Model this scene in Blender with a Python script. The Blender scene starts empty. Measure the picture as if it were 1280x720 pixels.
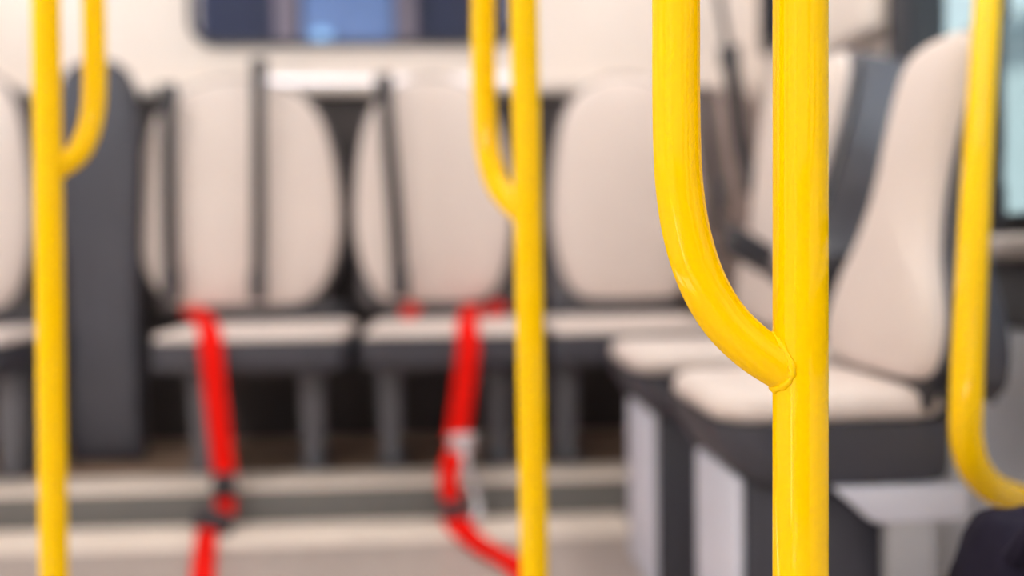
import bpy, bmesh, math, random
from mathutils import Vector, Matrix, noise
random.seed(7)
S = bpy.context.scene
COL = S.collection
R = math.radians

# ------------------------------------------------------------------ camera
F = 1300.0                      # focal length in pixels of the 1280 wide frame
CAMZ = 0.641
ROT = Matrix.Rotation(R(-3.39), 3, 'Z') @ Matrix.Rotation(R(90 - 2.1), 3, 'X') @ Matrix.Rotation(R(-0.9), 3, 'Z')
cam_d = bpy.data.cameras.new('camera'); cam = bpy.data.objects.new('camera', cam_d); COL.objects.link(cam)
cam.matrix_world = Matrix.Translation((0, 0, CAMZ)) @ ROT.to_4x4()
cam_d.sensor_width = 36; cam_d.lens = 36 * F / 1280; cam_d.clip_start = 0.02
cam_d.dof.use_dof = True; cam_d.dof.focus_distance = 0.652; cam_d.dof.aperture_fstop = 2.0
S.camera = cam

def ray(px, py): return ROT @ Vector(((px - 640) / F, (360 - py) / F, -1))
def PY(px, py, y):              # point seen at a pixel, in the plane Y = y of the vehicle
    d = ray(px, py); return Vector((0, 0, CAMZ)) + d * (y / d.y)
def PZ(px, py, z):
    d = ray(px, py); return Vector((0, 0, CAMZ)) + d * ((z - CAMZ) / d.z)
def PD(px, py, dep): return Vector((0, 0, CAMZ)) + ray(px, py) * dep

# ------------------------------------------------------------------ materials
def mat(name, col, rough=.5, metal=0, bump=0, bscale=200, coat=0, var=.06, vscale=6, spec=.5):
    m = bpy.data.materials.new(name); m.use_nodes = True
    nt = m.node_tree; b = nt.nodes['Principled BSDF']
    tc = nt.nodes.new('ShaderNodeTexCoord'); n = nt.nodes.new('ShaderNodeTexNoise')
    n.inputs['Scale'].default_value = vscale; n.inputs['Detail'].default_value = 4
    nt.links.new(tc.outputs['Object'], n.inputs['Vector'])
    r = nt.nodes.new('ShaderNodeValToRGB')
    r.color_ramp.elements[0].position = .3; r.color_ramp.elements[1].position = .7
    r.color_ramp.elements[0].color = [c * (1 - var) for c in col] + [1]
    r.color_ramp.elements[1].color = [min(1, c * (1 + var)) for c in col] + [1]
    nt.links.new(n.outputs['Fac'], r.inputs['Fac']); nt.links.new(r.outputs['Color'], b.inputs['Base Color'])
    b.inputs['Roughness'].default_value = rough; b.inputs['Metallic'].default_value = metal
    b.inputs['Specular IOR Level'].default_value = spec
    b.inputs['Coat Weight'].default_value = coat; b.inputs["Coat Roughness"].default_value = .04
    if bump:
        n2 = nt.nodes.new('ShaderNodeTexNoise'); n2.inputs['Scale'].default_value = bscale
        nt.links.new(tc.outputs['Object'], n2.inputs['Vector'])
        bp = nt.nodes.new('ShaderNodeBump'); bp.inputs['Strength'].default_value = bump; bp.inputs['Distance'].default_value = .002
        nt.links.new(n2.outputs['Fac'], bp.inputs['Height']); nt.links.new(bp.outputs['Normal'], b.inputs['Normal'])
    return m
def glass(name, tint, gl=.06):
    m = bpy.data.materials.new(name); m.use_nodes = True; nt = m.node_tree
    nt.nodes.remove(nt.nodes['Principled BSDF'])
    t = nt.nodes.new('ShaderNodeBsdfTransparent'); t.inputs[0].default_value = tint + (1,)
    g = nt.nodes.new('ShaderNodeBsdfGlossy'); g.inputs['Roughness'].default_value = .02
    mx = nt.nodes.new('ShaderNodeMixShader'); mx.inputs[0].default_value = gl
    nt.links.new(t.outputs[0], mx.inputs[1]); nt.links.new(g.outputs[0], mx.inputs[2])
    nt.links.new(mx.outputs[0], nt.nodes['Material Output'].inputs[0]); return m
def emit(name, col, s):
    m = bpy.data.materials.new(name); m.use_nodes = True; nt = m.node_tree
    nt.nodes.remove(nt.nodes['Principled BSDF']); e = nt.nodes.new('ShaderNodeEmission')
    e.inputs[0].default_value = col + (1,); e.inputs[1].default_value = s
    nt.links.new(e.outputs[0], nt.nodes['Material Output'].inputs[0]); return m
M = dict(
    yellow=mat('yellow_powder_coat', (.93, .56, .0), .5, 0, 0, 60, coat=.42, var=.0, spec=.0),
    leather=mat('pale_leather', (.72, .62, .58), .55, 0, .25, 400, var=.02),
    charcoal=mat('charcoal_vinyl', (.045, .045, .060), .55, 0, .2, 300, var=.06),
    shell=mat('seat_shell_plastic', (.13, .115, .12), .5, 0, .1, 200),
    dark=mat('dark_plastic', (.025, .023, .03), .5),
    webbing=mat('black_webbing', (.022, .018, .022), .7, 0, .4, 900),
    red=mat('red_webbing', (.72, .004, .0), .8, 0, .4, 900, var=.04, spec=.15),
    steel=mat('pale_grey_metal', (.42, .42, .45), .4, .2),
    leg=mat('seat_leg_metal', (.12, .12, .14), .5),
    lav=mat('pale_daylit_plastic', (.66, .67, .78), .45),  # cool daylight on the pedestal faces is put into this bluish colour
    white=mat('white_wall_lining', (.88, .89, .98), .5),
    chrome=mat('bright_steel', (.75, .75, .8), .25, .9),
    cream=mat('cream_wall_panel', (.86, .76, .70), .5, 0, .1, 150, var=.015),
    ceiling=mat('ceiling_panel', (.85, .82, .78), .7),
    lower=mat('lower_wall_carpet', (.06, .05, .05), .9, 0, .4, 500),
    grey=mat('grey_wall_trim', (.13, .125, .135), .6),
    floor=mat('floor_vinyl', (.42, .35, .32), .45, 0, .15, 300, var=.1, vscale=25),
    shell2=mat('grey_seat_shell', (.10, .10, .12), .5, 0, .1, 200),
    taupe=mat('taupe_corner_trim', (.34, .26, .24), .6),
    riser=mat('riser_rubber', (.14, .135, .13), .7),
    plat=mat('platform_vinyl', (.26, .17, .12), .6, 0, .2, 300, var=.12),
    alu=mat('aluminium_track', (.85, .74, .66), .4, .0, .1, 60),
    rubber=mat('window_rubber', (.012, .011, .014), .5),
    cloth=mat('dark_navy_cloth', (.010, .008, .018), .9, 0, .8, 60, var=.4, vscale=9, spec=.15),
    wallout=mat('outside_wall_render', (.03, .033, .055), .8, var=.15, vscale=1.5),
    doorout=mat('outside_blue_door', (.22, .31, .47), .6, var=.08, vscale=2),
    frameout=mat('outside_door_frame', (.30, .22, .20), .7),
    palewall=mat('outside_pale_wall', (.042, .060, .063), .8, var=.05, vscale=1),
    bounce_ground=mat('bounce_ground', (.66, .69, .78), .9),  # outside ground, made pale and bluish to bounce sunlight inside
    glass=glass('clear_glass', (.86, .95, .95), .05),
    tint=glass('privacy_glass', (.27, .30, .39), .015),
    lamp=emit('lamp_diffuser', (1, .95, .88), 3.0),
    bulb=emit('outside_lamp_glow', (.5, .8, 1), 3.5),
)

# ------------------------------------------------------------------ mesh helpers
def obj(name, bm, m, parent=None, smooth=True):
    me = bpy.data.meshes.new(name); bmesh.ops.recalc_face_normals(bm, faces=bm.faces)
    bm.to_mesh(me); bm.free()
    if smooth:
        for p in me.polygons: p.use_smooth = True
    o = bpy.data.objects.new(name, me); COL.objects.link(o); me.materials.append(m)
    if parent: o.parent = parent
    if smooth:
        try: me.set_sharp_from_angle(angle=R(40))
        except Exception: pass
    return o
def thing(name, label, cat, loc=(0, 0, 0), rz=0, group=None):
    o = bpy.data.objects.new(name, None); COL.objects.link(o); o.empty_display_size = .05
    o.location = loc; o.rotation_euler = (0, 0, rz); tag(o, label, cat, group); return o
def tag(o, label, cat, group=None):
    o['label'] = label; o['category'] = cat
    if group: o['group'] = group
    return o
def struct(o, label=None):
    o['kind'] = 'structure'
    if label: o['label'] = label
    return o
def add_box(bm, x0, x1, y0, y1, z0, z1, r=0, seg=3):
    t = bmesh.new(); bmesh.ops.create_cube(t, size=1)
    for v in t.verts: v.co = Vector(((x0 + x1) / 2 + v.co.x * (x1 - x0), (y0 + y1) / 2 + v.co.y * (y1 - y0), (z0 + z1) / 2 + v.co.z * (z1 - z0)))
    if r: bmesh.ops.bevel(t, geom=t.edges[:], offset=r, segments=seg, profile=.5, affect='EDGES')
    merge(bm, t); return bm
def merge(bm, t):
    mp = [bm.verts.new(v.co) for v in t.verts]; t.verts.index_update()
    for f in t.faces:
        try: bm.faces.new([mp[v.index] for v in f.verts])
        except ValueError: pass
    t.free()
def bx(x0, x1, y0, y1, z0, z1, r=0, seg=3): return add_box(bmesh.new(), x0, x1, y0, y1, z0, z1, r, seg)
def catmull(pts, n=8):
    pts = [Vector(p) for p in pts]; q = [pts[0] * 2 - pts[1]] + pts + [pts[-1] * 2 - pts[-2]]; out = []
    for i in range(1, len(q) - 2):
        a, b, c, d = q[i - 1:i + 3]
        for k in range(n):
            t = k / n
            out.append(.5 * ((2 * b) + (c - a) * t + (2 * a - 5 * b + 4 * c - d) * t * t + (3 * b - a - 3 * c + d) * t ** 3))
    out.append(pts[-1]); return out
def add_tube(bm, pts, r, n=32, closed=False, cap=True):
    rings = []; N = len(pts); pn = None
    for i, p in enumerate(pts):
        if closed: t = pts[(i + 1) % N] - pts[i - 1]
        else: t = pts[min(i + 1, N - 1)] - pts[max(i - 1, 0)]
        t.normalize()
        if pn is None:
            a = Vector((0, 1, 0)) if abs(t.y) < .9 else Vector((1, 0, 0)); pn = t.cross(a).normalized()
        pn = (pn - t * pn.dot(t)).normalized(); b = t.cross(pn)
        rr = r(i / (N - 1)) if callable(r) else r
        rings.append([bm.verts.new(p + (pn * math.cos(2 * math.pi * k / n) + b * math.sin(2 * math.pi * k / n)) * rr) for k in range(n)])
    for i in range(N if closed else N - 1):
        A, B = rings[i], rings[(i + 1) % N]
        for k in range(n): bm.faces.new((A[k], A[(k + 1) % n], B[(k + 1) % n], B[k]))
    if cap and not closed:
        bm.faces.new(rings[0]); bm.faces.new(rings[-1])
    return bm
def add_ribbon(bm, pts, wdir, w, th):           # a flat strap along a path
    rings = []; N = len(pts); wd0 = Vector(wdir).normalized()
    for i, p in enumerate(pts):
        t = (pts[min(i + 1, N - 1)] - pts[max(i - 1, 0)]).normalized()
        wd = (wd0 - t * wd0.dot(t)).normalized(); nn = t.cross(wd)
        c = [(-1, -.6), (-.9, -1), (.9, -1), (1, -.6), (1, .6), (.9, 1), (-.9, 1), (-1, .6)]
        rings.append([bm.verts.new(p + wd * (a * w / 2) + nn * (b * th / 2)) for a, b in c])
    for i in range(N - 1):
        A, B = rings[i], rings[i + 1]
        for k in range(8): bm.faces.new((A[k], A[(k + 1) % 8], B[(k + 1) % 8], B[k]))
    bm.faces.new(rings[0]); bm.faces.new(rings[-1]); return bm
def outline(prof, h, z0, n=10):                 # prof = [(t, half width)] from bottom to top, closed loop in x,z
    right = catmull([Vector((w, 0, z0 + t * h)) for t, w in prof], n)
    left = [Vector((-p.x, 0, p.z)) for p in reversed(right)]
    if right[0].x < 1e-4: left = left[:-1]
    if right[-1].x < 1e-4: left = left[1:]
    return right + left
def add_puff(bm, loop, y_back, y_front, dome, edge, shape=None):   # padded body from an outline: flat back, domed front
    c = sum(loop, Vector()) / len(loop)
    prof = [(.86, y_back), (.97, y_back - edge * .15), (1, y_back - edge * .5), (1, y_front + edge), (.985, y_front + edge * .45), (.95, y_front + edge * .1), (.9, y_front - dome * .15), (.75, y_front - dome * .5), (.5, y_front - dome * .8), (.25, y_front - dome * .95)]
    rings = []
    for s, y in prof:
        ring = []
        for p in loop:
            q = c + (p - c) * s; q.y = y
            if shape: q = shape(q)
            ring.append(bm.verts.new(q))
        rings.append(ring)
    n = len(loop)
    for A, B in zip(rings, rings[1:]):
        for k in range(n): bm.faces.new((A[k], A[(k + 1) % n], B[(k + 1) % n], B[k]))
    bm.faces.new(rings[0])
    q = Vector((c.x, y_front - dome, c.z)); q = shape(q) if shape else q; v = bm.verts.new(q)
    for k in range(n): bm.faces.new((rings[-1][k], rings[-1][(k + 1) % n], v))
    return bm
def add_plan(bm, x0, x1, y0, y1, z0, z1, r, e, flat_back=True):   # cushion: rounded in plan, edges rounded with e
    rings = []
    prof = [(e * .9, z0), (e * .35, z0 + e * .12), (0, z0 + e * .6), (0, z1 - e), (e * .12, z1 - e * .5), (e * .5, z1 - e * .13), (e * 1.1, z1), (e * 2.6, z1 + .003)]
    for d, z in prof:
        o = rounded_rect(x0 + d, x1 - d, y0 + d, y1 - d, max(r - d, .004), 6); rings.append([bm.verts.new((x, y, z)) for x, y in o])
    n = len(rings[0])
    for A, B in zip(rings, rings[1:]):
        for k in range(n): bm.faces.new((A[k], A[(k + 1) % n], B[(k + 1) % n], B[k]))
    bm.faces.new(rings[0]); bm.faces.new(rings[-1]); return bm
def xf(bm, mtx): bmesh.ops.transform(bm, matrix=mtx, verts=bm.verts); return bm
def add_prism(bm, poly, y0, y1, r=.0):          # polygon in (x,z), extruded in y
    t = bmesh.new(); A = [t.verts.new((x, y0, z)) for x, z in poly]; B = [t.verts.new((x, y1, z)) for x, z in poly]; n = len(poly)
    t.faces.new(A); t.faces.new(B[::-1])
    for k in range(n): t.faces.new((A[k], A[(k + 1) % n], B[(k + 1) % n], B[k]))
    if r: bmesh.ops.bevel(t, geom=t.edges[:], offset=r, segments=3, profile=.5, affect='EDGES')
    merge(bm, t); return bm

# ------------------------------------------------------------------ room shell
XL, XR, YR, YF, ZC = -1.62, .94, 3.15, -1.9, 2.05
T = .06
struct(obj('floor', bx(XL - T, XR + T, YF - T, YR + T, -.06, 0), M['floor'], smooth=False), 'beige grey vinyl vehicle floor')
struct(obj('ceiling', bx(XL - T, XR + T, YF - T, YR + T, ZC, ZC + .05), M['ceiling'], smooth=False))
def wall_x(name, x0, x1, holes, m):             # wall in a plane X=const, holes=[(y0,y1,z0,z1)] sorted by y
    bm = bmesh.new(); y = YF
    for a, b, z0, z1 in holes:
        if a > y: add_box(bm, x0, x1, y, a, 0, ZC)
        add_box(bm, x0, x1, a, b, 0, z0); add_box(bm, x0, x1, a, b, z1, ZC); y = b
    if y < YR: add_box(bm, x0, x1, y, YR, 0, ZC)
    return struct(obj(name, bm, m, smooth=False))
def wall_y(name, y0, y1, holes, m):
    bm = bmesh.new(); x = XL - T
    for a, b, z0, z1 in holes:
        add_box(bm, x, a, y0, y1, 0, ZC); add_box(bm, a, b, y0, y1, 0, z0); add_box(bm, a, b, y0, y1, z1, ZC); x = b
    add_box(bm, x, XR + T, y0, y1, 0, ZC)
    return struct(obj(name, bm, m, smooth=False))
# rear window spans the photograph's 238..645 pixel columns
rw0 = PY(238, 58, YR); rw1 = PY(648, 54, YR)
RW = (rw0.x, rw1.x, rw0.z - .002, 1.86)
wall_y('wall_rear', YR, YR + T, [(RW[0] + .02, RW[1] - .02, RW[2] + .02, RW[3] - .02)], M['cream'])
wall_y('wall_front', YF - T, YF, [(XL + .2, XR - .2, 1.05, 1.65)], M['grey'])
SW_Z = CAMZ + .025
side_holes_r = [(-1.2, -.1, .9, 1.8), (.35, 2.06, SW_Z, 1.86), (2.68, 3.05, 1.21, 1.86)]
wall_x('wall_right', XR, XR + T, side_holes_r, M['cream'])
side_holes_l = [(-1.3, -1.12, .3, 1.8), (-.78, -.50, .05, 1.85), (.2, 1.2, .75, 1.85), (1.45, 2.6, .85, 1.85)]
wall_x('wall_left', XL - T, XL, side_holes_l, M['cream'])

def rounded_rect(x0, x1, z0, z1, r, n=8):
    pts = []
    for cx, cz, a0 in ((x1 - r, z0 + r, -90), (x1 - r, z1 - r, 0), (x0 + r, z1 - r, 90), (x0 + r, z0 + r, 180)):
        for k in range(n + 1):
            a = R(a0 + 90 * k / n); pts.append((cx + r * math.cos(a), cz + r * math.sin(a)))
    return pts
def window_frame(bm, rect, r, w, y0, y1, mp):
    o = rounded_rect(*rect, r); i = rounded_rect(rect[0] + w, rect[1] - w, rect[2] + w, rect[3] - w, max(r - w, .01))
    n = len(o); V = [[bm.verts.new(mp(x, y, z)) for x, z in L] for L, y in ((o, y0), (i, y0), (i, y1), (o, y1))]
    for a in range(4):
        A, B = V[a], V[(a + 1) % 4]
        for k in range(n): bm.faces.new((A[k], A[(k + 1) % n], B[(k + 1) % n], B[k]))
def pane(bm, rect, r, y, mp, th=.004):
    o = rounded_rect(*rect, r); A = [bm.verts.new(mp(x, y, z)) for x, z in o]; bm.faces.new(A)
idy = lambda x, y, z: Vector((x, y, z))
sdx = lambda x, y, z: Vector((y, x, z))
# rear window: rubber frame, privacy pane
bm = bmesh.new(); window_frame(bm, RW, .075, .016, YR - .022, YR + T - .005, idy)
w1 = struct(obj('window_1', bm, M['rubber']), 'dark tinted rear window with rounded corners')
bm = bmesh.new(); pane(bm, (RW[0] + .01, RW[1] - .01, RW[2] + .01, RW[3] - .01), .065, YR + .02, idy); obj('pane', bm, M['tint'], w1, False)
# right windows
for n, (h, lab, g) in enumerate(((side_holes_r[1], 'bright side window beside the passenger seats', 'glass'), (side_holes_r[2], 'small dark side window in the rear corner', 'tint'), (side_holes_r[0], None, 'glass')), 2):
    bm = bmesh.new(); rc = (h[0] - .012, h[1] + .012, h[2] - .012, h[3] + .012)
    window_frame(bm, rc, .05 if n > 2 else .06, .035, XR - .014, XR + T - .005, sdx)
    w = struct(obj('window_%d' % n, bm, M['rubber']), lab)
    bm = bmesh.new(); pane(bm, (rc[0] + .01, rc[1] - .01, rc[2] + .01, rc[3] - .01), .045, XR + .02, sdx); obj('pane', bm, M[g], w, False)
for n, h in enumerate(side_holes_l, 5):
    bm = bmesh.new(); rc = (h[0] - .012, h[1] + .012, h[2] - .012, h[3] + .012)
    window_frame(bm, rc, .04, .025, XL - T + .005, XL + .014, sdx)
    w = struct(obj('window_%d' % n, bm, M['rubber']))
    bm = bmesh.new(); pane(bm, (rc[0] + .01, rc[1] - .01, rc[2] + .01, rc[3] - .01), .035, XL - .02, sdx); obj('pane', bm, M['glass'], w, False)
bm = bmesh.new(); window_frame(bm, (XL + .19, XR - .19, 1.04, 1.66), .08, .04, YF - T + .005, YF + .014, idy)
w = struct(obj('window_9', bm, M['rubber'])); bm = bmesh.new(); pane(bm, (XL + .2, XR - .2, 1.05, 1.65), .07, YF - .03, idy); obj('pane', bm, M['glass'], w, False)

# black pillar cover behind the big side window, cream pillar cushion, window sill, lower wall
bm = bmesh.new(); add_box(bm, XR - .035, XR - .001, 2.045, 2.115, .62, ZC - .002, .012)
struct(obj('trim_1', bm, M['dark']), 'black pillar cover at the rear end of the side window')
bm = bmesh.new(); add_box(bm, XR - .07, XR - .001, 2.125, 2.60, 1.085, 1.9, .02)
struct(obj('trim_2', bm, M['cream']), 'pale raised wall panel between the side windows')
bm = bmesh.new(); add_box(bm, XR - .085, XR - .001, YF + .02, 2.035, SW_Z - .052, SW_Z - .014, .01)
struct(obj('trim_3', bm, M['cream']), 'cream sill under the side window')
bm = bmesh.new(); add_box(bm, XR - .03, XR - .001, YF + .02, YR - .03, .50, SW_Z - .054, .008)
struct(obj('trim_4', bm, M['grey']), 'dark grey band under the window sill')
bm = bmesh.new(); add_box(bm, XR - .022, XR - .001, YF + .02, 2.43, .002, .498, .006)
struct(obj('trim_5', bm, M['white']), 'pale lower wall lining on the right')
# rear lower wall: dark carpet and cream ledge
bm = bmesh.new(); add_box(bm, XL + .002, XR - .04, YR - .035, YR - .001, .068, 1.098, .004)
struct(obj('trim_6', bm, M['lower']), 'dark lining of the rear wall behind the seats')
bm = bmesh.new(); add_box(bm, XL + .002, XR - .04, YR - .075, YR - .001, 1.10, 1.15, .02)
struct(obj('trim_7', bm, M['cream']), 'cream ledge along the rear wall under the window')
struct(obj('trim_10', bx(.70, XR - .03, YR - .12, YR - .036, .30, 1.09, .02), M['taupe']), 'taupe cover in the rear right corner')
# raised rear platform with bright nosing, and the floor track in front of it
PZT = .090; YP = 2.475
struct(obj('raised_platform', bx(XL + .002, XR - .002, YP + .01, YR - .036, .001, PZT), M['plat'], smooth=False), 'brown floored platform carrying the rear seats')
struct(obj('platform_riser', bx(XL + .002, XR - .002, YP - .004, YP + .009, .001, PZT - .006, .002), M['riser']), 'grey riser of the rear platform')
bm = bmesh.new(); add_box(bm, XL + .003, XR - .003, YP - .01, YP + .13, PZT - .004, PZT + .006, .003)
add_box(bm, XL + .003, XR - .003, YP - .012, YP - .005, PZT - .006, PZT + .004, .002)
struct(obj('trim_8', bm, M['alu']), 'pale metal nosing along the platform edge')
bm = bmesh.new(); y0 = YP - .20
add_box(bm, XL + .003, .40, y0, y0 + .188, .0005, .006, .002)
for k in range(4): add_box(bm, XL + .003, .40, y0 + .03 + k * .045, y0 + .036 + k * .045, .0055, .009, .001)
struct(obj('trim_9', bm, M['alu']), 'pale metal floor track in front of the platform')

# ------------------------------------------------------------------ outside
struct(obj('ground', bx(-30, 30, -30, 30, -.45, -.40), M['bounce_ground'], smooth=False))
b = thing('building', 'dark building wall with pale blue door behind the rear window', 'building', (0, 5.2, -.40))
bm = bmesh.new(); add_box(bm, -4, 1.95, 0, .3, 0, 4.2); obj('wall', bm, M['wallout'], b, False)
d0 = PY(378, 40, 5.15).x; d1 = PY(492, 40, 5.15).x
bm = bmesh.new()
for k in range(9): add_box(bm, d0, d1, -.05, -.005, .02 + k * .33, .34 + k * .33, .008)
dr = obj('door', bm, M['doorout'], b)
bm = bmesh.new(); add_box(bm, d0 - .13, d0 - .02, -.07, -.003, 0, 3.05, .01); add_box(bm, d1 + .02, d1 + .11, -.07, -.003, 0, 3.05, .01); add_box(bm, d0 - .13, d1 + .11, -.07, -.003, 3.06, 3.16, .01)
obj('door_frame', bm, M['frameout'], b)
lp = PY(402, 44, 5.02)
bm = bmesh.new(); bmesh.ops.create_uvsphere(bm, u_segments=24, v_segments=16, radius=1)
for v in bm.verts: v.co = Vector((lp.x + v.co.x * .045, lp.y - 5.2 + v.co.y * .035, lp.z + .40 + v.co.z * .028))
lo = obj('lamp', bm, M['bulb'], b)
bm = bmesh.new(); add_box(bm, lp.x - .02, lp.x + .02, lp.y - 5.2 + .02, -.045, lp.z + .39, lp.z + .41, .004); obj('lamp_bracket', bm, M['dark'], b)
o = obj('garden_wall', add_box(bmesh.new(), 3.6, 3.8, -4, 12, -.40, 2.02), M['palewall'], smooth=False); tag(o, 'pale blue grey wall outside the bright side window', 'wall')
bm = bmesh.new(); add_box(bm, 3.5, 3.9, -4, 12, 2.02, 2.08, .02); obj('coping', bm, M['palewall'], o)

# ------------------------------------------------------------------ ceiling lamps; the unseen front pair is added to brighten the poles
for x, yc, ln, en, lab in ((-1.25, 1.9, 1.0, 10.5, 'ceiling light strip at the rear on the left'), (.62, 1.9, 1.0, 10.5, 'ceiling light strip at the rear on the right'),
                           (-1.25, -1.38, .45, 70, 'unseen light strip added at the front left to brighten the poles'), (.62, -1.2, .6, 4, 'unseen light strip added at the front right to brighten the poles')):
    t = thing('ceiling_light', lab, 'lamp', (x, yc, ZC), 0)
    bm = bmesh.new(); add_box(bm, -.09, .09, -ln, ln, -.03, 0, .01); obj('housing', bm, M['ceiling'], t)
    bm = bmesh.new(); add_box(bm, -.07, .07, -ln + .05, ln - .05, -.036, -.028, .003); obj('diffuser', bm, M['lamp'], t)
    L = bpy.data.lights.new('ceiling_lamp', 'AREA'); L.shape = 'RECTANGLE'; L.size = .14; L.size_y = 2 * ln - .1
    L.energy = en; L.color = (1, .94, .88)
    lo = bpy.data.objects.new('ceiling_lamp', L); COL.objects.link(lo); lo.location = (x, yc, ZC - .042)

# ------------------------------------------------------------------ seats
def make_seat(label, loc, rz, base_z, cw, cd, ctop, bh, prof, yb, recline, kind, group, bz0=.02, shell_m='shell', pth=.05, cth=.10, shell_s=1.05, bcx=0, sth=(.05, .09), skirt=0, pad=.03, pr=.035):
    """seat facing -Y; origin on the floor under the middle of the front edge of the cushion."""
    t = thing('passenger_seat', label, 'seat', loc, rz, group)
    ct = ctop - loc[2]
    # cushion: pale pad on a charcoal base
    hw = cw / 2
    bm = bmesh.new(); add_plan(bm, -hw, hw, 0, cd + .01, ct - pad, ct, pr, min(.022, pad * .8))
    obj('seat_cushion', bm, M['leather'], t)
    bm = bmesh.new(); zb = ct - cth
    if skirt:
        for z, y, k in ((ct - pad, -.004, 0), (ct - .06, .0, 0), (zb - skirt * .4, .03, .004), (zb - skirt, .05, .012)):
            o = rounded_rect(-hw - .004 + k, hw + .004 - k, y, cd + .02, pr, 6); ring = [bm.verts.new((a, b_, z)) for a, b_ in o]
            if z == ct - pad: bm.faces.new(ring)
            else:
                for q in range(len(ring)): bm.faces.new((prev[q], prev[(q + 1) % len(ring)], ring[(q + 1) % len(ring)], ring[q]))
            prev = ring
        bm.faces.new(prev)
    else:
        add_plan(bm, -hw - .004, hw + .004, -.004, cd + .02, zb, ct - pad, pr, .01)
    obj('seat_base', bm, M['charcoal'], t)
    bm = bmesh.new(); pts = [Vector((x, y, ct - pad)) for x, y in rounded_rect(-hw - .003, hw + .003, -.003, cd + .01, pr, 6)]
    add_tube(bm, pts, .0035, 8, closed=True); obj('piping', bm, M['dark'], t)
    # backrest
    z0 = ct + bz0; mt = Matrix.Translation((bcx, yb, z0)) @ Matrix.Rotation(-recline, 4, 'X') @ Matrix.Translation((0, 0, -z0))
    lo = outline(prof, bh, z0)
    bm = bmesh.new(); add_puff(bm, lo, .01, -pth + .02, .022, .022); xf(bm, mt); obj('back_cushion', bm, M['leather'], t)
    bm = bmesh.new(); add_tube(bm, [p * 1 + Vector((0, -.004, 0)) for p in lo], .006, 8, closed=True); xf(bm, mt); obj('back_piping', bm, M[shell_m], t)
    c = sum(lo, Vector()) / len(lo); lo2 = []
    for p in lo:
        q = c + (p - c) * shell_s; q.x = p.x * shell_s
        if p.z < z0 + .25 * bh: q.x = (1 if p.x > 0 else -1) * max(abs(q.x), min(hw, abs(p.x) + .06)) if abs(p.x) > .01 else q.x
        q.z = max(q.z, z0 - .02); lo2.append(q)
    def shp(q):
        f = (q.z - z0) / bh
        if q.y > .04: q.y = .012 + (sth[0] * f + sth[1] * (1 - f)) * (q.y / .06)
        return q
    bm = bmesh.new(); add_puff(bm, lo2, .06, .012, .0, .006, shp); xf(bm, mt); obj('backrest', bm, M[shell_m], t)
    # hinge block between cushion and backrest
    bm = bmesh.new(); add_box(bm, -hw + .03, hw - .03, cd - .03, yb + .06, ct - .05, ct + bz0 + .01, .01); obj('hinge', bm, M['dark'], t)
    # underframe
    if kind == 'legs':
        for lx in (-.155, .12):
            bm = bmesh.new(); add_prism(bm, [(lx - .034, zb + .004), (lx + .034, zb + .004), (lx + .022, .006), (lx - .022, .006)], .19, .225, .008)
            add_box(bm, lx - .035, lx + .035, .175, .36, 0, .012, .004); add_prism(bm, [(lx - .02, zb + .004), (lx + .02, zb + .004), (lx + .02, .006), (lx - .02, .006)], .30, .33, .008)
            obj('leg', bm, M['leg'], t)
        bm = bmesh.new(); add_box(bm, -hw + .04, hw - .04, .08, .36, zb - .02, zb + .006, .005); obj('seat_frame', bm, M['dark'], t)
    else:
        zt = zb - skirt
        bm = bmesh.new(); poly = [(.048, zt + .002), (.27, zt + .002), (.27, 0), (.048, 0)]
        add_prism(bm, poly, -hw + .055, hw - .055, .012); xf(bm, Matrix(((0, 1, 0, 0), (1, 0, 0, 0), (0, 0, 1, 0), (0, 0, 0, 1))))
        obj('pedestal', bm, M['charcoal'], t)
        bm = bmesh.new(); add_box(bm, -hw + .05, hw - .05, .034, .048, .0, zt + .002, .006); obj('pedestal_lit_face', bm, M['lav'], t)  # pale sheet paints the daylit aisle face of the pedestal
        bm = bmesh.new(); add_prism(bm, [(.15, zt - .002), (.33, zt - .002), (.33, zt - .05), (.205, zt - .05)], -.011, .011, .005); xf(bm, Matrix.Translation((0, 0, 0)))
        xf(bm, Matrix(((0, 1, 0, hw - .005), (1, 0, 0, 0), (0, 0, 1, 0), (0, 0, 0, 1)))); obj('bracket', bm, M['lav'], t)
        bm = bmesh.new(); add_box(bm, hw - .03, hw + .004, .225, .29, 0, zt - .003, .006); obj('leg', bm, M['steel'], t)
    return t

rear_prof = [(0, 0), (0, .08), (.01, .135), (.06, .185), (.18, .225), (.36, .245), (.6, .235), (.8, .205), (.92, .155), (.985, .07), (1, 0)]
def sc(p, k): return [(t, w * k) for t, w in p]
BT = PY(300, 93, 2.83).z; CT = .451
GR = 'rear row seats'
def rear_seat(px0, px1, bp0, bp1, label, py=410, top=None):
    a = PY(px0, py, 2.45).x; b = PY(px1, py, 2.45).x; c = (a + b) / 2
    ba = PY(bp0, 250, 2.83).x; bb = PY(bp1, 250, 2.83).x
    return make_seat(label, (c, 2.45, PZT), 0, PZT, b - a, .40, CT, (top or BT) - CT - .045, sc(rear_prof, (bb - ba) / .49), .40, R(3), 'legs', GR, bz0=.035, bcx=(ba + bb) / 2 - c, shell_s=1.02, cth=.088, pad=.022)
# nosing top is slightly above the platform: seats stand on it
s1 = rear_seat(186, 430, 167, 424, 'pale rear seat next to the charcoal panel, two black belts across it')
s2 = rear_seat(452, 672, 442, 640, 'pale rear seat between its two neighbours, one slanting black belt over it')
s3 = rear_seat(692, 905, 690, 880, 'rightmost pale rear seat, nearest to the side-facing seats')
s0 = rear_seat(-210, -5, -165, 36, 'pale rear seat cut by the left edge, beyond the charcoal panel', top=PY(0, 74, 2.83).z)
for s in (s0, s1, s2, s3): s.location.z = PZT + .0065

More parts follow.
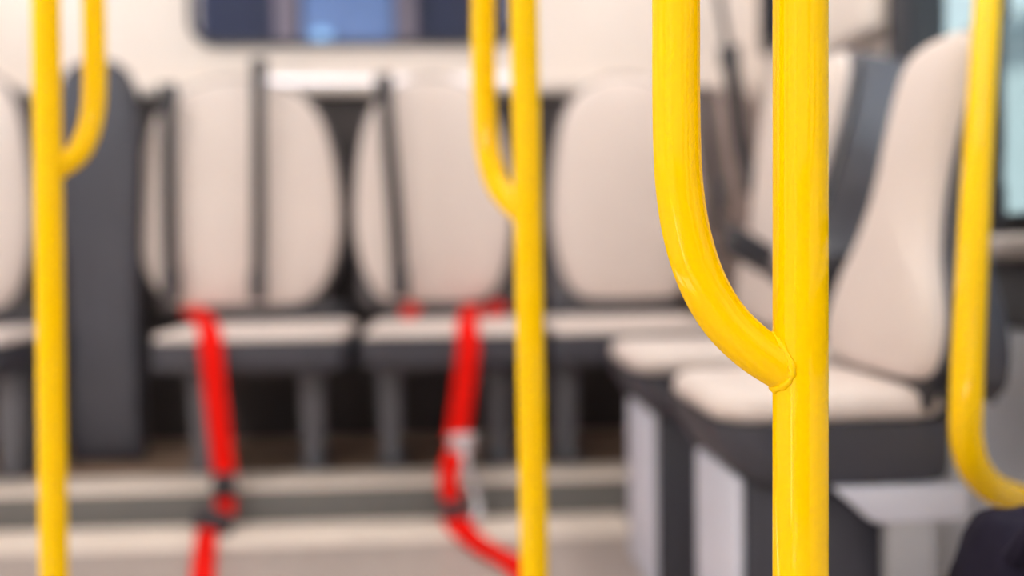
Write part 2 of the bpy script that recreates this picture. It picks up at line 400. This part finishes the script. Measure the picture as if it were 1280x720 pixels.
side_prof_n = [(0, 0), (0, .08), (.01, .15), (.06, .185), (.18, .18), (.36, .125), (.55, .10), (.8, .10), (.92, .098), (.98, .082), (.998, .04), (1, 0)]
side_prof_f = [(0, 0), (0, .08), (.01, .16), (.07, .19), (.2, .195), (.38, .175), (.58, .21), (.8, .24), (.95, .225), (.995, .14), (1, 0)]
near = make_seat('side-facing pale seat nearest to the camera, backrest seen beside the bright window', (.345, 1.49, 0), R(-90), 0, .33, .31, CT - .004, .50, side_prof_n, .285, R(13), 'ped', 'side-facing seats', bz0=.005, sth=(.004, .08), shell_s=1.02, shell_m='charcoal', skirt=.022, bcx=.0, pr=.06, pad=.04)
far = make_seat('side-facing pale seat behind the nearest one, below the raised wall panel', (.33, 2.02, 0), R(-90), 0, .35, .40, CT, .555, side_prof_f, .335, R(11), 'ped', 'side-facing seats', bz0=.02, sth=(.09, .10), shell_s=1.02, shell_m='shell2', skirt=.022, bcx=-.13, pr=.06, pad=.04)

# charcoal padded panel on the platform
a = PY(80, 300, 2.78); b = PY(168, 300, 2.78); top = PY(120, 80, 2.78).z
prof = [(0, .092), (.2, .088), (.45, .089), (.65, .1), (.85, .103), (.95, .088), (.99, .05), (1, 0)]
t = thing('partition_panel', 'tall charcoal padded panel left of the rear seats', 'panel', ((a.x + b.x) / 2, 2.78, PZT + .0065))
lo = outline(prof, top - PZT, .0)
bm = bmesh.new(); add_puff(bm, lo, .07, .0, .008, .02); obj('padding', bm, M['charcoal'], t)
bm = bmesh.new(); add_tube(bm, [p + Vector((0, .02, 0)) for p in lo], .005, 8, closed=True); xf(bm, Matrix.Translation((0, 0, .005))); obj('piping', bm, M['dark'], t)

# ------------------------------------------------------------------ black belts
def belt(label, pts, w, wdir=(1, 0, 0), group='black seat belts', guide=True, buckle=True, th=.004):
    p = [Vector(q) for q in pts]; base = p[-1].copy()
    t = thing('seat_belt', label, 'seat belt', base, 0, group)
    q = [x - base for x in p]
    bm = bmesh.new(); add_ribbon(bm, catmull(q, 6), wdir, w, th); obj('webbing', bm, M['webbing'], t)
    wd = Vector(wdir).normalized(); ty = Vector((0, 0, 1)).cross(wd)
    def block(c, a, h, d, m, nm):
        bm = bmesh.new(); add_box(bm, -a, a, -d, d, -h, h, min(d, .006) * .8)
        mt = Matrix((wd, ty, Vector((0, 0, 1)))).transposed().to_4x4(); mt.translation = c; xf(bm, mt); obj(nm, bm, M[m], t)
    if guide: block(q[0], w * .62, .028, .009, 'dark', 'belt_guide')
    if buckle: block(q[-1] + Vector((0, 0, .03)), w * .6, .04, .009, 'dark', 'buckle')
    return t
def P2(px, py, y): return PY(px, py, y)
belt('black shoulder belt over the left side of the seat beside the charcoal panel', [P2(210, 118, 2.80), P2(210, 200, 2.785), P2(211, 300, 2.78), P2(214, 372, 2.77)], .038)
belt('black shoulder belt down the middle of the seat beside the charcoal panel', [P2(324, 86, 2.83), P2(323, 105, 2.78), P2(323, 200, 2.77), P2(323, 300, 2.765), P2(322, 372, 2.76)], .034)
belt('slanting black shoulder belt over the seat in the middle of the rear row', [P2(480, 106, 2.80), P2(486, 180, 2.785), P2(494, 270, 2.78), P2(500, 368, 2.77)], .038)
bc_ = belt('black shoulder belt hanging in the rear right corner', [P2(912, 70, 2.74), P2(918, 110, 2.73), P2(927, 180, 2.72), P2(940, 238, 2.70)], .046, wdir=(1, -.3, 0))
bm = bmesh.new(); add_ribbon(bm, catmull([p - Vector(bc_.location) for p in (P2(892, -60, 2.78), P2(900, 0, 2.76), P2(911, 68, 2.745))], 6), (1, -.3, 0), .02, .004); obj('upper_webbing', bm, M['webbing'], bc_)
belt('second black belt in the rear right corner, close to the near handle', [P2(880, 110, 2.70), P2(888, 180, 2.69), P2(900, 260, 2.68)], .03, wdir=(1, -.3, 0), guide=False)
belt('dark belt hanging against the bright side window near the right pole', [(XR - .05, 1.640, 1.02), (XR - .055, 1.635, .9), (XR - .05, 1.640, .8), (XR - .05, 1.650, .665)], .035, wdir=(0, 1, 0), buckle=True, guide=True)
# near: black strap put in for the shaded gap under the backrest; far: lap belt
t = thing('belt_or_gap_strap', 'black strap in place of the dark gap under the nearest side-facing backrest', 'seat belt', (.60, 1.3, CT), 0)
pts = [PY(1036, 392, 1.74), PY(1062, 425, 1.60), PY(1100, 462, 1.47), PY(1150, 492, 1.335), PY(1168, 500, 1.315)]
bm = bmesh.new(); add_ribbon(bm, catmull([p - Vector(t.location) for p in pts], 6), (0, .2, 1), .034, .005); obj('webbing', bm, M['webbing'], t)
t = thing('belt_or_gap_strap', 'black lap belt with thick buckle across the farther side-facing backrest', 'seat belt', (.55, 2.2, .6), 0)
pts = [PY(893, 270, 2.26), PY(912, 290, 2.16), PY(940, 313, 2.02), PY(972, 345, 1.93), PY(1035, 385, 1.86)]
bm = bmesh.new(); add_ribbon(bm, catmull([p - Vector(t.location) for p in pts], 6), (0, .2, 1), .028, .006); obj('webbing', bm, M['webbing'], t)
bm = bmesh.new(); add_box(bm, -.05, .05, -.014, .014, -.028, .028, .01)
mt = Matrix.Rotation(R(32), 4, 'Y'); mt.translation = PY(936, 312, 2.00) - Vector(t.location); xf(bm, mt); obj('buckle', bm, M['dark'], t)
# armrest between the two side seats
IM = (Matrix.Translation(near.location) @ Matrix.Rotation(near.rotation_euler.z, 4, 'Z')).inverted()
bm = bmesh.new(); add_box(bm, .57, .80, 1.725, 1.775, .565, .63, .014); add_box(bm, .72, .76, 1.70, 1.76, .40, .57, .006); xf(bm, IM); obj('armrest', bm, M['dark'], near)

# ------------------------------------------------------------------ red tie-down straps
def red_strap(label, segs, blocks, loc, hook=None):
    t = thing('tie_down_strap', label, 'strap', loc, 0, 'red tie-down straps'); L = Vector(loc)
    for pts, w in segs:
        bm = bmesh.new(); add_ribbon(bm, catmull([Vector(p) - L for p in pts], 6), (1, 0, 0), w, .006); obj('webbing', bm, M['red'], t)
    for c, a, h, rot in blocks:
        bm = bmesh.new(); add_box(bm, -a, a, -.014, .014, -h, h, .006); add_box(bm, -a * .7, a * .7, -.022, -.01, -h * .5, h * .5, .005)
        mt = Matrix.Rotation(R(rot), 4, 'Y'); mt.translation = Vector(c) - L; xf(bm, mt); obj('buckle', bm, M['dark'], t)
    if hook:
        bm = bmesh.new(); add_tube(bm, catmull([Vector(p) - L for p in hook], 8), .011, 14); obj('hook', bm, M['chrome'], t)
        p0 = Vector(hook[0]) - L; bm = bmesh.new(); add_box(bm, p0.x - .03, p0.x + .03, p0.y - .01, p0.y + .01, p0.z - .012, p0.z + .03, .006); obj('hook_plate', bm, M['chrome'], t)
    return t
q = CT + .012
def PQ(px, y, z):               # on the vertical line of a pixel column
    lo_, hi_ = -500., 1500.
    for _ in range(40):
        m_ = (lo_ + hi_) / 2
        if PY(px, m_, y).z > z: lo_ = m_
        else: hi_ = m_
    return PY(px, m_, y)
seg = [PQ(236, 2.83, CT + .05), PQ(250, 2.80, CT + .03), PQ(258, 2.72, q + .002), PQ(260, 2.55, q), PQ(262, 2.46, q - .004), PQ(263, 2.433, CT - .02), P2(265, 450, 2.425), P2(272, 520, 2.42), P2(281, 596, 2.415)]
red_strap('red tie-down strap hanging over the rear seat beside the charcoal panel', [(seg, .052), ([P2(280, 604, 2.41), P2(281, 630, 2.40), P2(279, 650, 2.385)], .046),
          ([P2(262, 652, 2.375), P2(258, 668, 2.33), PZ(256, 690, .012), PZ(253, 730, .010), PZ(250, 780, .010)], .046)],
          [(P2(280, 607, 2.405), .026, .026, 0), (P2(267, 652, 2.365), .044, .027, 22)], (PQ(262, 2.40, 0).x, 2.40, 0))
seg = [PQ(590, 2.83, CT + .04), PQ(586, 2.72, q + .002), PQ(584, 2.55, q), PQ(584, 2.46, q - .004), PQ(585, 2.433, CT - .02), P2(585, 440, 2.425), P2(578, 500, 2.42), P2(570, 552, 2.415)]
red_strap('red tie-down strap with bright hook hanging over the middle rear seat', [(seg, .052), ([P2(573, 562, 2.40), P2(565, 574, 2.395), P2(562, 586, 2.39), P2(561, 605, 2.375), P2(567, 634, 2.37)], .044),
          ([P2(567, 645, 2.365), PZ(580, 664, .014), PZ(604, 683, .012), PZ(630, 697, .012), PZ(655, 716, .012), PZ(668, 760, .012)], .06)],
          [(P2(566, 640, 2.368), .026, .024, -10)], (PQ(575, 2.40, 0).x, 2.40, 0), hook=[P2(579, 558, 2.405), P2(584, 580, 2.395), P2(592, 610, 2.385), P2(598, 640, 2.37), P2(590, 650, 2.36)])
# loose red ends at the cushion backs
for lab, pts in (('short dark red strap end beside the slanting black belt', [PQ(508, 2.80, CT + .012), PQ(512, 2.79, CT + .03), PQ(520, 2.78, CT + .045)]),
                 ('short red strap end next to the middle pole', [PQ(614, 2.80, CT + .012), PQ(620, 2.79, CT + .03), PQ(628, 2.78, CT + .045)]), ):
    bm = bmesh.new(); add_ribbon(bm, catmull(pts, 5), (1, 0, 0), .04, .012); o = obj('strap_end', bm, M['red']); tag(o, lab, 'strap', 'loose red strap ends')

# ------------------------------------------------------------------ yellow poles
def weld(bm, c, axis_p, r1, d, r2, side):     # bead where a tube of direction d, radius r2 meets the pole
    a = Vector((0, 0, 1)); d = d.normalized(); u = d.cross(a).normalized(); v = d.cross(u); pts = []
    for k in range(72):
        f = 2 * math.pi * k / 72; o = c + u * math.cos(f) * r2 + v * math.sin(f) * r2
        # nearest s>=? where |(o - s d) - axis| = r1 in the horizontal plane, walking back from the axis
        ox, oy = o.x - axis_p.x, o.y - axis_p.y
        A = d.x ** 2 + d.y ** 2; B = 2 * (ox * d.x + oy * d.y); C = ox * ox + oy * oy - r1 * r1
        disc = max(B * B - 4 * A * C, 0); s = (-B - math.sqrt(disc)) / (2 * A)
        p = o + d * s
        p += Vector((noise.noise(p * 190), noise.noise(p * 190 + Vector((9, 0, 0))), noise.noise(p * 190 + Vector((0, 9, 0))))) * .0012
        pts.append(p)
    add_tube(bm, pts, lambda t: .0023 + .0008 * math.sin(t * 95) * math.sin(t * 37), 10, closed=True)
    return bm
def grab_pole(label, p_top, p_bot, r, hpts, hr, group='yellow grab poles with side handle'):
    """p_top/p_bot two points on the pole axis; hpts = path of the handle, from high up to the weld."""
    d = (p_top - p_bot); k = d / d.z
    A = p_bot + k * (0 - p_bot.z); B = p_bot + k * (ZC - .001 - p_bot.z)
    t = thing('grab_pole', label, 'grab pole', A, 0, group)
    bm = bmesh.new(); add_tube(bm, [A + (B - A) * (i / 40) - A for i in range(41)], r, 64); obj('pole', bm, M['yellow'], t)
    hp = [h - A for h in hpts]
    path = catmull(hp, 14)
    bm = bmesh.new(); add_tube(bm, path, hr, 48); h = obj('handle', bm, M['yellow'], t)
    e = path[-1]; dd = (path[-1] - path[-6]).normalized(); axp = k * e.z
    bm = bmesh.new(); weld(bm, path[-1], Vector((axp.x, axp.y, 0)), r, dd, hr, 1); obj('weld_bead', bm, M['yellow'], h)
    bm = bmesh.new(); add_tube(bm, [Vector((0, 0, .0)), Vector((0, 0, .006)), Vector((0, 0, .012))], .045, 40); add_tube(bm, [Vector((0, 0, .012)), Vector((0, 0, .03))], r * 1.2, 40)
    obj('floor_flange', bm, M['chrome'], t)
    return t
def handle_pts(pix, dep, polepx, ddep):        # ddep: extra depth per pixel of side offset
    pts = []
    for px, py in pix: pts.append(PD(px, py, dep + ddep * abs(px - polepx)))
    up = pts[0]; q = Vector((0, 0, 1))
    z1 = 1.45
    top = [Vector((up.x, up.y, z1 - .18)), Vector((up.x, up.y, z1 - .35))] if up.z < z1 - .4 else []
    return pts, up
def full_handle(pts, axis):                    # upper end bends back to the pole, out of the picture
    up = pts[0]; zt = 1.42; ax = axis
    o = [Vector((ax.x, ax.y, zt)), Vector((ax.x * .6 + up.x * .4, ax.y * .6 + up.y * .4, zt - .022)), Vector((ax.x * .2 + up.x * .8, ax.y * .2 + up.y * .8, zt - .07)), Vector((up.x, up.y, zt - .14))]
    n = 4; a = o[-1]
    for i in range(1, n): o.append(a.lerp(up, i / n))
    return o + pts
D0 = .652
pt, pb = PD(1000.5, 0, D0), PD(1000.5, 720, D0)
hp = [PD(x, y, D0) for x, y in ((845, 0), (845, 90), (846, 170), (849, 230), (858, 290), (876, 348), (903, 396), (938, 432), (972, 455), (1000, 470))]
grab_pole('big sharp yellow grab pole nearest to the camera, curved handle on its left', pt, pb, .0170, full_handle(hp, pt), .0149)
D1 = 1.27
def rel(pix, dep, pole_x, k): return [PD(x, y, dep + k * abs(x - pole_x)) for x, y in pix]
pt, pb = PD(57, 0, D1), PD(67.5, 720, D1)
hp = rel(((117, 0), (118, 60), (118, 110), (116, 140), (110, 166), (98, 190), (80, 205), (60, 214)), D1, 60, .0007)
grab_pole('yellow grab pole before the charcoal panel, handle on its right', pt, pb, .0165, full_handle(hp, pt), .0140)
D2 = 1.22
pt, pb = PD(655, 0, D2), PD(668, 720, D2)
hp = rel(((604, 0), (604, 60), (605, 120), (607, 165), (612, 200), (622, 230), (638, 252), (659, 268)), D2, 658, .0012)
grab_pole('yellow grab pole in the middle of the photo, handle on its left', pt, pb, .0165, full_handle(hp, pt), .0150)
# right handrail: leans towards the camera, bends to the wall at its foot
path = [PD(1250, -330, 1.75), PD(1240, -120, 1.48), PD(1234, 0, 1.36), PD(1225, 150, 1.24), PD(1217, 300, 1.15), PD(1211, 420, 1.11), PD(1208, 500, 1.09), PD(1208, 545, 1.09), PD(1216, 580, 1.10), PD(1235, 606, 1.13), PD(1262, 620, 1.19), PD(1300, 628, 1.27), PD(1360, 632, 1.40)]
path[0] = Vector((path[1].x + (path[1].x - path[2].x) * 2.2, path[1].y + (path[1].y - path[2].y) * 2.2, ZC - .16))
base = path[-1].copy(); wallp = Vector((XR - .024, base.y + (XR - .024 - base.x) * .45, base.z))
path.append(wallp)
t = thing('grab_rail', 'slanting yellow grab rail at the right, bent towards the wall at its foot', 'grab rail', wallp)
bm = bmesh.new(); add_tube(bm, catmull([p - wallp for p in path], 10), .0165, 40); obj('rail', bm, M['yellow'], t)
bm = bmesh.new(); add_tube(bm, [Vector((-.012, 0, 0)), Vector((0, 0, 0))], .04, 32); obj('wall_flange', bm, M['chrome'], t)
top = path[0] - wallp
bm = bmesh.new(); add_tube(bm, catmull([top, top + Vector((.0, .02, .06)), top + Vector((.0, .03, .158))], 6), .0165, 32); obj('top_mount', bm, M['yellow'], t)

# ------------------------------------------------------------------ dark cloth bag at the bottom right
bc = PD(1268, 720, .94)
t = thing('cloth_bag', 'dark navy cloth bag on the floor at the lower right corner', 'bag', (bc.x + .02, bc.y, 0))
ht = PD(1240, 634, .94).z
bm = bmesh.new(); bmesh.ops.create_icosphere(bm, subdivisions=5, radius=1)
for v in bm.verts:
    n = v.co.normalized(); s = (abs(n.x) ** 3.2 + abs(n.y) ** 3.2 + abs(n.z) ** 3.2) ** (-1 / 3.2)
    p = n * s; wf = 1 - .12 * (p.z + 1) / 2
    p = Vector((p.x * .078 * wf, p.y * .085 * wf, (p.z + 1) / 2 * ht - .02 * max(0, p.x) * (p.z > 0)))
    f = noise.fractal(p * 14, 1.0, 2.0, 4); f2 = abs(noise.noise(p * Vector((22, 22, 9)).x))
    p += n * (.009 * f - .008 * f2 * 1.2); p.z = max(p.z, .0); v.co = p
obj('bag_body', bm, M['cloth'], t)
bm = bmesh.new(); hpth = catmull([Vector((-.05, -.05, ht - .03)), Vector((-.04, -.075, ht + .0)), Vector((.0, -.085, ht + .008)), Vector((.05, -.07, ht - .01)), Vector((.06, -.05, ht - .04))], 6)
add_tube(bm, hpth, .009, 12); obj('carry_handle', bm, M['cloth'], t)

# ------------------------------------------------------------------ world and sun
w = bpy.data.worlds.new('world'); S.world = w; w.use_nodes = True; nt = w.node_tree
bg = nt.nodes['Background']; tc = nt.nodes.new('ShaderNodeTexCoord'); sp = nt.nodes.new('ShaderNodeSeparateXYZ')
rp = nt.nodes.new('ShaderNodeValToRGB'); rp.color_ramp.elements[0].position = .0; rp.color_ramp.elements[1].position = .6
rp.color_ramp.elements[0].color = (.80, .95, .97, 1); rp.color_ramp.elements[1].color = (.72, .86, 1, 1)
nt.links.new(tc.outputs['Generated'], sp.inputs[0]); nt.links.new(sp.outputs['Z'], rp.inputs[0]); nt.links.new(rp.outputs[0], bg.inputs[0])
bg.inputs[1].default_value = .95

sl = bpy.data.lights.new('sun', 'SUN'); sl.energy = 44; sl.angle = R(2); sl.color = (1, .96, .9)
so = bpy.data.objects.new('sun', sl); COL.objects.link(so)
so.rotation_euler = Vector((.33, -.28, -1)).to_track_quat('-Z', 'Y').to_euler()
S.view_settings.view_transform = 'Standard'; S.view_settings.look = 'None'
S.view_settings.exposure = 0; S.view_settings.gamma = 1; S.view_settings.use_curve_mapping = False
S.cycles.use_denoising = True
S.cycles.sample_clamp_indirect = 4; S.cycles.blur_glossy = .5; S.cycles.max_bounces = 10; S.cycles.transparent_max_bounces = 16
